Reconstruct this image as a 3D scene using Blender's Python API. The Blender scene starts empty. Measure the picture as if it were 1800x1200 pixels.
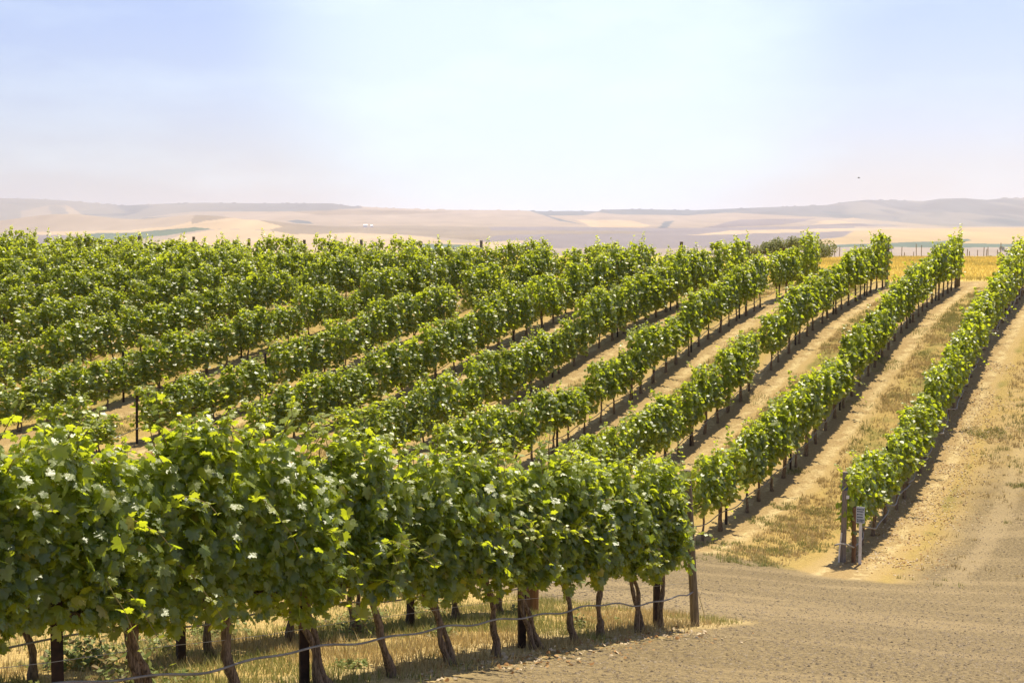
import bpy, math, random
import numpy as np
random.seed(7)
rng = np.random.default_rng(11)
R = math.radians
sc = bpy.context.scene
C = sc.collection

# ------------------------------------------------------------------ camera, sky, sun, exposure
FPX, HORIZON = 2400.0, 425.0          # focal length in photo pixels, row of the true horizon
PITCH = math.atan((600 - HORIZON) / FPX)
cd = bpy.data.cameras.new("camera")
cam = bpy.data.objects.new("camera", cd)
C.objects.link(cam)
cd.sensor_width = 36.0
cd.lens = 36.0 * FPX / 1800.0
cd.clip_start, cd.clip_end = 0.1, 60000.0
cam.location = (0, 0, 0)
cam.rotation_euler = (math.pi / 2 - PITCH, 0, 0)
sc.camera = cam

SUN_AZ, SUN_EL = 27.5, 63.0            # degrees to the right of the view, degrees up
sd = bpy.data.lights.new("sun", 'SUN')
sd.energy = 4.45
sd.angle = R(0.53)
sd.color = (1.0, 0.91, 0.74)
sun = bpy.data.objects.new("sun", sd)
C.objects.link(sun)
sdir = (math.sin(R(SUN_AZ)) * math.cos(R(SUN_EL)), math.cos(R(SUN_AZ)) * math.cos(R(SUN_EL)), math.sin(R(SUN_EL)))
sun.rotation_euler = (R(90 - SUN_EL), 0, R(180 - SUN_AZ))
sun.location = (20, 60, 80)

world = bpy.data.worlds.new("World")
sc.world = world
world.use_nodes = True
wt = world.node_tree
wt.nodes.clear()
wo = wt.nodes.new('ShaderNodeOutputWorld')
bg = wt.nodes.new('ShaderNodeBackground')
sky = wt.nodes.new('ShaderNodeTexSky')
sky.sky_type = 'NISHITA'
sky.sun_disc = False
sky.sun_elevation = R(SUN_EL)
sky.sun_rotation = R(SUN_AZ)
sky.altitude = 300
sky.air_density = 1.15
sky.dust_density = 1.6
sky.ozone_density = 1.6
bg.inputs['Strength'].default_value = 0.068
tc = wt.nodes.new('ShaderNodeTexCoord')
# thin high cirrus streaks, plus a broad glow painted into the middle of the sky
mp = wt.nodes.new('ShaderNodeMapping'); mp.inputs['Scale'].default_value = (2.2, 2.2, 7)
mp.inputs['Rotation'].default_value = (0, R(12), 0)
nz = wt.nodes.new('ShaderNodeTexNoise'); nz.inputs['Scale'].default_value = 3.6; nz.inputs['Detail'].default_value = 6; nz.inputs['Roughness'].default_value = 0.55
rp = wt.nodes.new('ShaderNodeMapRange'); rp.inputs['From Min'].default_value = 0.47; rp.inputs['From Max'].default_value = 0.72
rp.inputs['To Max'].default_value = 0.26
dt = wt.nodes.new('ShaderNodeVectorMath'); dt.operation = 'DOT_PRODUCT'
dt.inputs[1].default_value = (math.sin(R(1.5)) * math.cos(R(9)), math.cos(R(1.5)) * math.cos(R(9)), math.sin(R(9)))
veil = wt.nodes.new('ShaderNodeMapRange'); veil.interpolation_type = 'SMOOTHERSTEP'
veil.inputs['From Min'].default_value = 0.968; veil.inputs['From Max'].default_value = 0.9995; veil.inputs['To Max'].default_value = 0.8
mx = wt.nodes.new('ShaderNodeMath'); mx.operation = 'ADD'; mx.use_clamp = True
mixc = wt.nodes.new('ShaderNodeMix'); mixc.data_type = 'RGBA'
tint = wt.nodes.new('ShaderNodeMix'); tint.data_type = 'RGBA'; tint.blend_type = 'MULTIPLY'; tint.inputs['Factor'].default_value = 1.0
tint.inputs['B'].default_value = (0.98, 0.955, 1.20, 1)
VEIL = (6.9, 8.3, 9.1, 1)
mixc.inputs['B'].default_value = VEIL
for a, b in ((tc.outputs['Generated'], mp.inputs['Vector']), (mp.outputs['Vector'], nz.inputs['Vector']),
             (nz.outputs['Fac'], rp.inputs['Value']), (tc.outputs['Generated'], dt.inputs[0]), (dt.outputs['Value'], veil.inputs['Value']),
             (rp.outputs['Result'], mx.inputs[0]), (veil.outputs['Result'], mx.inputs[1]), (mx.outputs['Value'], mixc.inputs['Factor']),
             (sky.outputs['Color'], tint.inputs['A']), (tint.outputs['Result'], mixc.inputs['A']), (mixc.outputs['Result'], bg.inputs['Color']), (bg.outputs['Background'], wo.inputs['Surface'])):
    wt.links.new(a, b)

vs = sc.view_settings
vs.view_transform = 'Standard'
vs.look = 'None'
vs.exposure = 0.86
vs.gamma = 1.0
vs.use_curve_mapping = False
sc.cycles.max_bounces = 8
sc.cycles.transmission_bounces = 6
sc.cycles.volume_bounces = 1
sc.cycles.use_fast_gi = False
sc.cycles.sample_clamp_indirect = 6.0

# ------------------------------------------------------------------ small helpers
def smooth(a, b, x):
    t = np.clip((x - a) / (b - a), 0, 1)
    return t * t * (3 - 2 * t)

_perm = np.random.default_rng(5).random((256, 256))
def vnoise(x, y):
    x = np.asarray(x, float); y = np.asarray(y, float)
    xi = np.floor(x).astype(int); yi = np.floor(y).astype(int)
    fx = x - xi; fy = y - yi
    fx = fx * fx * (3 - 2 * fx); fy = fy * fy * (3 - 2 * fy)
    g = lambda i, j: _perm[i % 256, j % 256]
    return (g(xi, yi) * (1 - fx) + g(xi + 1, yi) * fx) * (1 - fy) + (g(xi, yi + 1) * (1 - fx) + g(xi + 1, yi + 1) * fx) * fy
def fbm(x, y, o=4):
    s = 0; a = 0.5; n = 0
    for i in range(o):
        s = s + a * vnoise(x * 2 ** i + 17.3 * i, y * 2 ** i + 9.1 * i); n += a; a *= 0.5
    return s / n

class Geo:
    """collects vertices and faces (with one float colour per vertex) and links them as ONE mesh object"""
    def __init__(s): s.v = []; s.f = []; s.m = []; s.a = []; s.n = 0
    def add(s, v, faces, mat=0, age=0.0, var=0.0):
        v = np.asarray(v, float).reshape(-1, 3)
        for fa in (faces if isinstance(faces, (list, tuple)) and len(faces) and isinstance(faces[0], np.ndarray) and faces[0].ndim == 2 else [np.asarray(faces, int)]):
            fa = fa.reshape(-1, fa.shape[-1])
            s.f.append(fa + s.n); s.m.append(np.full(len(fa), mat))
        ca = np.zeros((len(v), 4)); ca[:, 0] = age; ca[:, 1] = var; ca[:, 3] = 1
        s.v.append(v); s.a.append(ca); s.n += len(v)
        return s
    def merge(s, o, M=None, off=None):
        v = np.concatenate(o.v)
        if M is not None: v = v @ M.T
        if off is not None: v = v + off
        base = s.n
        for fa, m in zip(o.f, o.m): s.f.append(fa + base); s.m.append(m)
        s.v.append(v); s.a.append(np.concatenate(o.a)); s.n += len(v)
    def mesh(s, name, mats, smooth_shade=False):
        me = bpy.data.meshes.new(name)
        v = np.concatenate(s.v); me.vertices.add(len(v)); me.vertices.foreach_set('co', v.astype(np.float32).ravel())
        tot = np.concatenate([np.full(len(f), f.shape[1]) for f in s.f]); loops = np.concatenate([f.ravel() for f in s.f])
        me.loops.add(len(loops)); me.loops.foreach_set('vertex_index', loops.astype(np.int32))
        me.polygons.add(len(tot)); st = np.concatenate([[0], np.cumsum(tot)[:-1]])
        me.polygons.foreach_set('loop_start', st.astype(np.int32))
        me.polygons.foreach_set('material_index', np.concatenate(s.m).astype(np.int32))
        me.polygons.foreach_set('use_smooth', np.full(len(tot), smooth_shade))
        at = me.attributes.new('tone', 'FLOAT_COLOR', 'POINT')
        at.data.foreach_set('color', np.concatenate(s.a).astype(np.float32).ravel())
        for m in mats: me.materials.append(m)
        me.update(calc_edges=True)
        return me
    def obj(s, name, mats, parent=None, smooth_shade=False, loc=None):
        return link(name, s.mesh(name, mats, smooth_shade), parent, loc)

def link(name, data, parent=None, loc=None):
    o = bpy.data.objects.new(name, data); C.objects.link(o)
    if parent: o.parent = parent
    if loc is not None: o.location = loc
    return o
def tag(o, label=None, cat=None, group=None, kind=None):
    if label: o['label'] = label
    if cat: o['category'] = cat
    if group: o['group'] = group
    if kind: o['kind'] = kind
    return o
def empty(name, loc, rz=0):
    o = link(name, None, None, loc); o.rotation_euler = (0, 0, rz); o.empty_display_size = 0.2
    return o

def tube(path, rad, sides=6, cap=True, jitter=0.0, rg=None):
    path = np.asarray(path, float); n = len(path)
    rad = np.broadcast_to(np.asarray(rad, float), (n,))
    t = np.gradient(path, axis=0); t /= np.linalg.norm(t, axis=1)[:, None] + 1e-9
    ref = np.array([0., 0., 1.]) if abs(t[:, 2]).mean() < 0.8 else np.array([1., 0., 0.])
    b = np.cross(t, ref); b /= np.linalg.norm(b, axis=1)[:, None] + 1e-9
    c = np.cross(t, b)
    a = np.arange(sides) / sides * 2 * np.pi
    rr = rad[:, None] * np.ones((1, sides))
    if jitter and rg is not None: rr = rr * (1 + jitter * (rg.random((n, sides)) - .5) * 2)
    v = path[:, None] + rr[..., None] * (np.cos(a)[None, :, None] * b[:, None] + np.sin(a)[None, :, None] * c[:, None])
    v = v.reshape(-1, 3)
    i = np.arange(n - 1)[:, None] * sides; j = np.arange(sides)[None]; k = (j + 1) % sides
    q = np.stack([i + j, i + k, i + sides + k, i + sides + j], -1).reshape(-1, 4)
    fs = [q]
    if cap:
        fs.append(np.arange(sides)[None, ::-1].copy()); fs.append((np.arange(sides) + (n - 1) * sides)[None])
    return v, fs
def box(cx, cy, cz, sx, sy, sz):
    v = np.array([[x, y, z] for x in (-.5, .5) for y in (-.5, .5) for z in (-.5, .5)]) * (sx, sy, sz) + (cx, cy, cz)
    return v, np.array([[0, 1, 3, 2], [4, 6, 7, 5], [0, 4, 5, 1], [2, 3, 7, 6], [0, 2, 6, 4], [1, 5, 7, 3]])

# ------------------------------------------------------------------ materials
def nodes(name):
    m = bpy.data.materials.new(name); m.use_nodes = True
    return m, m.node_tree, m.node_tree.nodes['Principled BSDF']
class NT:
    def __init__(s, nt): s.nt = nt
    def n(s, t, **k):
        x = s.nt.nodes.new(t)
        for a, b in k.items(): setattr(x, a, b)
        return x
    def l(s, a, b): s.nt.links.new(a, b)
    def set(s, sock, v):
        if hasattr(v, 'is_output'): s.l(v, sock)
        else: sock.default_value = v
    def math(s, op, a, b=0.0, clamp=False):
        x = s.n('ShaderNodeMath', operation=op); x.use_clamp = clamp
        s.set(x.inputs[0], a); s.set(x.inputs[1], b); return x.outputs[0]
    def mix(s, f, a, b):
        x = s.n('ShaderNodeMix', data_type='RGBA'); s.set(x.inputs['Factor'], f)
        s.set(x.inputs['A'], a if hasattr(a, 'is_output') else (*a, 1)); s.set(x.inputs['B'], b if hasattr(b, 'is_output') else (*b, 1)); return x.outputs['Result']
    def noise(s, vec, scale, detail=4, rough=.55):
        x = s.n('ShaderNodeTexNoise'); x.inputs['Scale'].default_value = scale; x.inputs['Detail'].default_value = detail; x.inputs['Roughness'].default_value = rough
        if vec is not None: s.l(vec, x.inputs['Vector'])
        return x.outputs['Fac']
    def step(s, v, a, b, lo=0.0, hi=1.0):
        x = s.n('ShaderNodeMapRange', interpolation_type='SMOOTHSTEP'); s.set(x.inputs['Value'], v)
        s.set(x.inputs['From Min'], a); s.set(x.inputs['From Max'], b); x.inputs['To Min'].default_value = lo; x.inputs['To Max'].default_value = hi
        return x.outputs['Result']
    def dot(s, vec, d):
        x = s.n('ShaderNodeVectorMath', operation='DOT_PRODUCT'); s.l(vec, x.inputs[0]); x.inputs[1].default_value = d; return x.outputs['Value']
    def bump(s, h, strength, dist):
        x = s.n('ShaderNodeBump'); x.inputs['Strength'].default_value = strength; x.inputs['Distance'].default_value = dist; s.l(h, x.inputs['Height']); return x.outputs['Normal']

def leaf_material():
    m, nt, p = nodes("vine_leaf"); t = NT(nt)
    at = t.n('ShaderNodeAttribute', attribute_name='tone'); sp = t.n('ShaderNodeSeparateColor'); t.l(at.outputs['Color'], sp.inputs[0])
    oi = t.n('ShaderNodeObjectInfo')
    age, var = sp.outputs[0], sp.outputs[1]
    old = t.mix(var, (0.076, 0.122, 0.017), (0.165, 0.220, 0.034))
    col = t.mix(age, old, (0.29, 0.33, 0.022))
    col = t.mix(t.math('MULTIPLY', oi.outputs['Random'], 0.25), col, (0.085, 0.105, 0.02))
    yel = t.step(var, 0.982, 0.992)
    col = t.mix(yel, col, (0.34, 0.27, 0.04))
    geo = t.n('ShaderNodeNewGeometry')
    col = t.mix(t.math('MULTIPLY', geo.outputs['Backfacing'], .6), col, (0.20, 0.245, 0.12))   # pale downy undersides
    t.l(col, p.inputs['Base Color'])
    p.inputs['Roughness'].default_value = 0.42
    tcn = t.n('ShaderNodeTexCoord'); t.l(t.bump(t.noise(tcn.outputs['Object'], 26, 3, .6), 0.55, .010), p.inputs['Normal'])
    p.inputs['Specular IOR Level'].default_value = 0.95
    tr = t.n('ShaderNodeBsdfTranslucent')
    tcol = t.mix(age, t.mix(var, (0.46, 0.57, 0.022), (0.60, 0.66, 0.024)), (0.66, 0.72, 0.022))
    t.l(tcol, tr.inputs['Color'])
    ms = t.n('ShaderNodeMixShader'); ms.inputs[0].default_value = 0.52
    t.l(p.outputs[0], ms.inputs[1]); t.l(tr.outputs[0], ms.inputs[2])
    t.l(ms.outputs[0], nt.nodes['Material Output'].inputs['Surface'])
    return m
def simple(name, col, rough=.8, spec=.3, var=None, scale=8, stretch=None, bump=0, metal=0):
    m, nt, p = nodes(name); t = NT(nt)
    tcn = t.n('ShaderNodeTexCoord'); vec = tcn.outputs['Object']
    if stretch:
        mpn = t.n('ShaderNodeMapping'); mpn.inputs['Scale'].default_value = stretch; t.l(vec, mpn.inputs['Vector']); vec = mpn.outputs[0]
    f = t.noise(vec, scale, 5, .6)
    if var: t.l(t.mix(t.step(f, .3, .7), col, var), p.inputs['Base Color'])
    else: p.inputs['Base Color'].default_value = (*col, 1)
    if bump: t.l(t.bump(f, 1.0, bump), p.inputs['Normal'])
    p.inputs['Roughness'].default_value = rough; p.inputs['Specular IOR Level'].default_value = spec; p.inputs['Metallic'].default_value = metal
    return m
def tone_material(name, c0, c1, c2, trans=0.0, rough=.85):
    """colour from the per-blade tone: red channel 0..1 between c0 and c1, green channel towards c2"""
    m, nt, p = nodes(name); t = NT(nt)
    at = t.n('ShaderNodeAttribute', attribute_name='tone'); sp = t.n('ShaderNodeSeparateColor'); t.l(at.outputs['Color'], sp.inputs[0])
    col = t.mix(sp.outputs[1], t.mix(sp.outputs[0], c0, c1), c2)
    t.l(col, p.inputs['Base Color']); p.inputs['Roughness'].default_value = rough; p.inputs['Specular IOR Level'].default_value = 0.25
    if trans:
        tr = t.n('ShaderNodeBsdfTranslucent'); t.l(col, tr.inputs['Color']); ms = t.n('ShaderNodeMixShader'); ms.inputs[0].default_value = trans
        t.l(p.outputs[0], ms.inputs[1]); t.l(tr.outputs[0], ms.inputs[2]); t.l(ms.outputs[0], nt.nodes['Material Output'].inputs['Surface'])
    return m

M_LEAF = leaf_material()
M_STEM = simple("green_shoot", (0.16, 0.17, 0.04), .6, .3, (0.22, 0.13, 0.05), 20)
M_BARK = simple("vine_bark", (0.085, 0.058, 0.036), .95, .15, (0.32, 0.23, 0.145), 14, (6, 6, 1), .02)
M_WOOD = simple("weathered_post_wood", (0.13, 0.10, 0.062), .9, .2, (0.25, 0.195, 0.12), 9, (7, 7, .7), .006)
M_GREYWOOD = simple("grey_post_wood", (0.17, 0.14, 0.115), .9, .2, (0.30, 0.25, 0.20), 9, (7, 7, .7), .006)
M_RUST = simple("dark_rusted_steel", (0.020, 0.013, 0.010), .8, .3, (0.065, 0.035, 0.022), 12)
M_BROWN = simple("brown_painted_wood", (0.15, 0.08, 0.04), .85, .2, (0.21, 0.12, 0.065), 10, (5, 5, .8), .004)
M_HOSE = simple("grey_drip_hose", (0.17, 0.155, 0.135), .55, .4, (0.30, 0.275, 0.24), 6)
M_WIRE = simple("galvanised_wire", (0.45, 0.43, 0.40), .45, .5, None, 5, None, 0, .6)
M_WHITE = simple("white_paint", (0.75, 0.73, 0.68), .6, .3, (0.62, 0.58, 0.5), 7)
M_SIGN = simple("pale_sign_face", (0.50, 0.55, 0.60), .5, .4, (0.42, 0.46, 0.5), 5)
M_INK = simple("dark_sign_ink", (0.035, 0.05, 0.08), .6, .3)
M_BLUE = simple("blue_tag", (0.03, 0.06, 0.25), .5, .4)

# ------------------------------------------------------------------ terrain
AZ = R(26.5)
U = np.array([math.sin(AZ), math.cos(AZ)]); N_ = np.array([math.cos(AZ), -math.sin(AZ)])   # along a row / across the rows
AZF = R(30.0)
UF = np.array([math.sin(AZF), math.cos(AZF)]); NF = np.array([math.cos(AZF), -math.sin(AZF)])
SK = np.array([-10, 0, 6, 11, 15, 20, 24, 27, 30, 34, 38, 42, 46, 50, 54, 58, 62, 66.])
PK = np.array([-56, -44, -33, -24, -15, -6.])
TZ = np.array([[-8.99, -6.96, -5.06, -3.47, -1.86, -0.25], [-7.32, -6.21, -5.11, -4.12, -3.04, -1.92], [-6.31, -5.74, -5.13, -4.51, -3.76, -2.95],
 [-5.45, -5.33, -5.13, -4.83, -4.37, -3.75], [-4.77, -4.96, -5.08, -5.05, -4.86, -4.49], [-3.95, -4.46, -4.94, -5.26, -5.44, -5.52],
 [-3.35, -4.01, -4.72, -5.33, -5.82, -6.23], [-2.96, -3.65, -4.45, -5.26, -5.97, -6.58], [-2.64, -3.28, -4.07, -5.02, -5.94, -6.67],
 [-2.31, -2.82, -3.46, -4.51, -5.65, -6.38], [-2.06, -2.45, -2.96, -3.89, -5.05, -5.77], [-1.84, -2.18, -2.59, -3.28, -4.26, -4.96],
 [-1.68, -1.99, -2.34, -2.77, -3.48, -4.12], [-1.57, -1.89, -2.18, -2.45, -2.87, -3.38], [-1.52, -1.83, -2.09, -2.24, -2.44, -2.8],
 [-1.51, -1.8, -2.03, -2.1, -2.17, -2.36], [-1.53, -1.76, -1.93, -1.97, -1.98, -2.01], [-1.55, -1.72, -1.83, -1.83, -1.77, -1.66]])
# finer, smoothed table of the hillside
SF = np.arange(-10, 66.01, 0.5); PF = np.arange(-56, -5.9, 1.0)
_t = np.array([[np.interp(p, PK, row) for p in PF] for row in TZ])
_t = np.array([np.interp(SF, SK, _t[:, j]) for j in range(len(PF))]).T
def _blur(a, k, ax):
    w = np.hanning(2 * k + 3)[1:-1]; w /= w.sum()
    pad = [(k, k) if i == ax else (0, 0) for i in range(2)]
    b = np.pad(a, pad, mode='reflect', reflect_type='odd')
    return np.apply_along_axis(lambda r: np.convolve(r, w, 'valid'), ax, b)
_t = _blur(_blur(_t, 5, 0), 4, 1)
def near_z(s, p):
    i = np.clip((s - SF[0]) / 0.5, 0, len(SF) - 1.001); j = np.clip((p - PF[0]) / 1.0, 0, len(PF) - 1.001)
    i0 = i.astype(int); j0 = j.astype(int); a = i - i0; b = j - j0
    return (_t[i0, j0] * (1 - a) + _t[i0 + 1, j0] * a) * (1 - b) + (_t[i0, j0 + 1] * (1 - a) + _t[i0 + 1, j0 + 1] * a) * b
CS = np.array([66, 74, 84, 96, 108, 120, 135, 155, 190, 260, 420, 600.]); CZ = np.array([-1.75, -1.55, -1.38, -1.24, -1.2, -1.35, -1.9, -3.0, -6, -11, -18, -22.])
FD = np.array([420, 600, 1000, 1600, 2500, 3000, 3500, 4000, 4500, 5000, 5600, 6000.])
FZ = np.array([-18, -22, -28, -28, -22, -15, -4.5, 11.7, 26, 41, 58, 70.])
def height(x, y):
    x = np.asarray(x, float); y = np.asarray(y, float)
    s = x * U[0] + y * U[1]; p = x * N_[0] + y * N_[1]
    z = near_z(s, p)
    c = np.interp(s, CS, CZ)
    k = smooth(62, 80, s)
    z = z * (1 - k) + (np.where(s > 66, c, near_z(np.full_like(s, 66.), p))) * k
    z = z + 0.05 * (fbm(x * .45, y * .45, 3) - .5) * (1 - smooth(60, 90, s))
    # wheel ruts on the dirt road and up the headland
    wv = .5 * (fbm(p * .22, p * 0 + 3, 2) - .5)
    for s_r in (18.9, 20.6, 22.6, 24.2):
        z = z - .016 * np.exp(-((s - s_r - wv * 4.5) / .42) ** 2) * smooth(-12, -7, p) 
    for p_r in (-3.9, -2.2):
        z = z - .04 * np.exp(-((p - p_r - .4 * (fbm(s * .15, s * 0 + 7, 2) - .5)) / .18) ** 2) * smooth(26, 30, s) * smooth(60, 50, s)
    d = np.hypot(x, y)
    zf = np.interp(d, FD, FZ)
    ang = np.arctan2(x, y)
    # the rolling wheat hill on the left of the valley
    def mound(px, D, w, wd, h):
        return h * np.exp(-((ang - math.atan((px - 900) / FPX)) * D / w) ** 2 - ((d - D) / wd) ** 2)
    zf = zf + mound(432, 4400, 235, 420, 40) + mound(352, 5200, 230, 300, 46) + mound(560, 4800, 420, 420, 14) + mound(60, 5100, 260, 320, 30) + mound(150, 5000, 220, 320, 28)
    zf = zf + (fbm(x / 420, y / 420, 3) - .5) * 16 * smooth(2600, 4600, d)
    kf = smooth(260, 480, d)
    return z * (1 - kf) + zf * kf
def hz(x, y): return float(height(np.array([float(x)]), np.array([float(y)]))[0])
def sp2xy(s, p): return np.array([U[0] * s + N_[0] * p, U[1] * s + N_[1] * p])

SKYX = np.array([-300, 0, 60, 120, 175, 220, 280, 360, 460, 585, 620, 680, 760, 900, 960, 1000, 1050, 1062, 1120, 1220, 1290, 1340, 1400, 1450, 1480, 1520, 1580, 1620, 1650, 1690, 1730, 1760, 1800, 2100.])
SKYY = np.array([352, 349, 350, 353, 358, 362, 359, 357, 358, 358, 363, 366, 369, 370, 372, 371, 372, 369, 368, 370, 367, 365, 363, 361, 356, 352, 353, 354, 350, 349, 352, 349, 349, 352.])

def polar_sheet(radii, angs):
    rr, aa = np.meshgrid(radii, angs, indexing='ij')
    n, m = rr.shape
    i = np.arange(n - 1)[:, None] * m; j = np.arange(m - 1)[None]
    q = np.stack([i + j, i + m + j, i + m + j + 1, i + j + 1], -1).reshape(-1, 4)
    return rr * np.sin(aa), rr * np.cos(aa), q

def inpoly(x, y, poly):
    poly = np.array(poly, float); r = np.zeros(x.shape, bool); j = len(poly) - 1
    for i in range(len(poly)):
        xi, yi = poly[i]; xj, yj = poly[j]
        c = ((yi > y) != (yj > y)) & (x < (xj - xi) * (y - yi) / (yj - yi + 1e-12) + xi)
        r ^= c; j = i
    return r
GOLD = (0.62, 0.42, 0.17); PALE = (0.64, 0.46, 0.26); MAUVE = (0.26, 0.215, 0.205); BROWN = (0.31, 0.235, 0.15); GREEN = (0.10, 0.16, 0.09); TAN = (0.44, 0.34, 0.24); GREY = (0.18, 0.185, 0.18); BLUE = (0.145, 0.17, 0.175)
# field boundaries on the valley floor and slopes: bearing in photo columns, elevation in photo rows, held fixed on the ground
FIELDS_FLOOR = [
 (MAUVE, [(850, 398), (1130, 398), (1500, 398), (1495, 406), (1480, 415), (1420, 425), (1380, 438), (1100, 441), (850, 441)]),
 (TAN, [(860, 436), (1340, 436), (1600, 436), (1900, 438), (1900, 450), (860, 450)]),
 (PALE, [(1205, 413.5), (1280, 405), (1360, 404), (1500, 401), (1640, 401), (1560, 405), (1495, 406), (1360, 410)]),
 (GOLD, [(1380, 430), (1420, 425), (1480, 416), (1500, 406), (1560, 403), (1700, 400), (2000, 400), (2000, 430), (1600, 428)]),
 (GREEN, [(1430, 432), (1520, 428), (1640, 424), (1700, 420), (1706, 423), (1680, 428), (1900, 429), (1900, 434), (1700, 435), (1520, 434), (1430, 435)]),
 (MAUVE, [(1790, 415), (1900, 412), (1900, 418)]),
 (TAN, [(-300, 400), (260, 400), (330, 404), (240, 412), (0, 416), (-300, 416)]),
 (PALE, [(20, 412), (100, 407), (230, 405), (300, 398), (340, 388), (420, 380), (440, 380), (480, 392), (505, 399), (470, 404), (350, 402), (240, 408), (120, 413)]),
 (BROWN, [(335, 394), (345, 368), (400, 366), (445, 379), (500, 390), (560, 396), (505, 400), (470, 391), (432, 381), (390, 385), (360, 389)]),
 (GREEN, [(150, 411), (240, 409), (340, 399), (372, 402), (310, 411), (250, 420), (170, 426)]),
 (MAUVE, [(-300, 416), (110, 413), (170, 420), (250, 430), (-300, 440)]),
 (PALE, [(250, 432), (320, 414), (380, 403), (470, 405), (520, 411), (560, 412), (620, 409), (700, 412), (760, 418), (800, 427), (790, 446), (250, 446)]),
 (BROWN, [(472, 404), (505, 397), (560, 394), (700, 396), (860, 396), (860, 405), (1110, 406), (1150, 411), (1000, 411), (870, 414), (850, 424), (720, 413), (600, 409), (560, 412), (510, 411)]),
 (PALE, [(800, 428), (880, 424), (960, 422), (900, 430), (860, 446), (790, 446)]),
 (GREEN, [(735, 428), (800, 430), (850, 432), (830, 438), (740, 440)]),
]
FIELDS_SLOPE = [
 (GREY, [(-300, 340), (300, 340), (620, 340), (640, 366), (560, 372), (440, 372), (340, 372), (240, 385), (120, 400), (-300, 402)]),
 (TAN, [(40, 372), (90, 362), (120, 362), (160, 384), (95, 388), (40, 384)]),
 (GREY, [(92, 362), (112, 364), (126, 380), (110, 387), (94, 384)]),
 (PALE, [(118, 360), (160, 384), (120, 388)]),
 (BLUE, [(200, 388), (300, 380), (330, 384), (250, 398), (200, 398)]),
 (TAN, [(500, 374), (640, 370), (920, 372), (980, 385), (1100, 400), (1100, 405), (500, 405)]),
 (BROWN, [(510, 372), (650, 369), (800, 373), (700, 378), (560, 378)]),
 (BLUE, [(505, 389), (520, 386), (545, 389), (552, 394), (525, 393)]),
 (BLUE, [(915, 366), (1000, 366), (1060, 372), (1030, 379), (960, 379), (1020, 394), (985, 389)]),
 (BLUE, [(1040, 373), (1062, 366), (1120, 360), (1300, 355), (1420, 360), (1300, 374), (1200, 379), (1090, 377)]),
 (PALE, [(1010, 386), (1110, 388), (1140, 396), (1120, 402), (1040, 400)]),
 (BLUE, [(1150, 404), (1168, 390), (1185, 388), (1172, 400), (1160, 406)]),
 (TAN, [(1190, 382), (1290, 378), (1440, 376), (1440, 398), (1180, 404)]),
 (MAUVE, [(1230, 402), (1370, 395), (1440, 384), (1300, 386)]),
 (GREY, [(1280, 374), (1400, 352), (1480, 340), (2100, 340), (2100, 402), (1680, 402), (1590, 394), (1480, 384), (1380, 379)]),
 (BLUE, [(1440, 370), (1500, 376), (1530, 372), (1510, 382), (1460, 380)]),
 (BLUE, [(1560, 386), (1600, 374), (1618, 378), (1600, 392)]),
 (GREY, [(1610, 374), (1611, 374), (1611, 375)]),
 (BLUE, [(1700, 386), (1780, 384), (1800, 398), (1720, 398)]),
 (PALE, [(1425, 396), (1440, 389), (1500, 384), (1590, 392), (1700, 401), (1620, 403), (1560, 394), (1480, 393)]),
 (MAUVE, [(1380, 400), (1440, 395), (1520, 393), (1580, 397), (1615, 402), (1500, 402), (1400, 403)]),
]
def field_colours(x, y, z, fields, base):
    px = 900 + FPX * x / np.maximum(y, 1); py = HORIZON - FPX * z / np.maximum(y, 1)
    w = (fbm(px / 30, py / 8, 2) - .5)
    px = px + w * 10; py = py + w * 1.6
    col = np.tile(np.array(base), (x.size, 1))
    for c, poly in fields: col[inpoly(px, py, poly)] = c
    return .60 * col * (1 + 0.30 * (fbm(x / 160, y / 330, 3) - .5) + 0.22 * (fbm(x / 50, y / 260, 2) - .5))[:, None]

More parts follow.
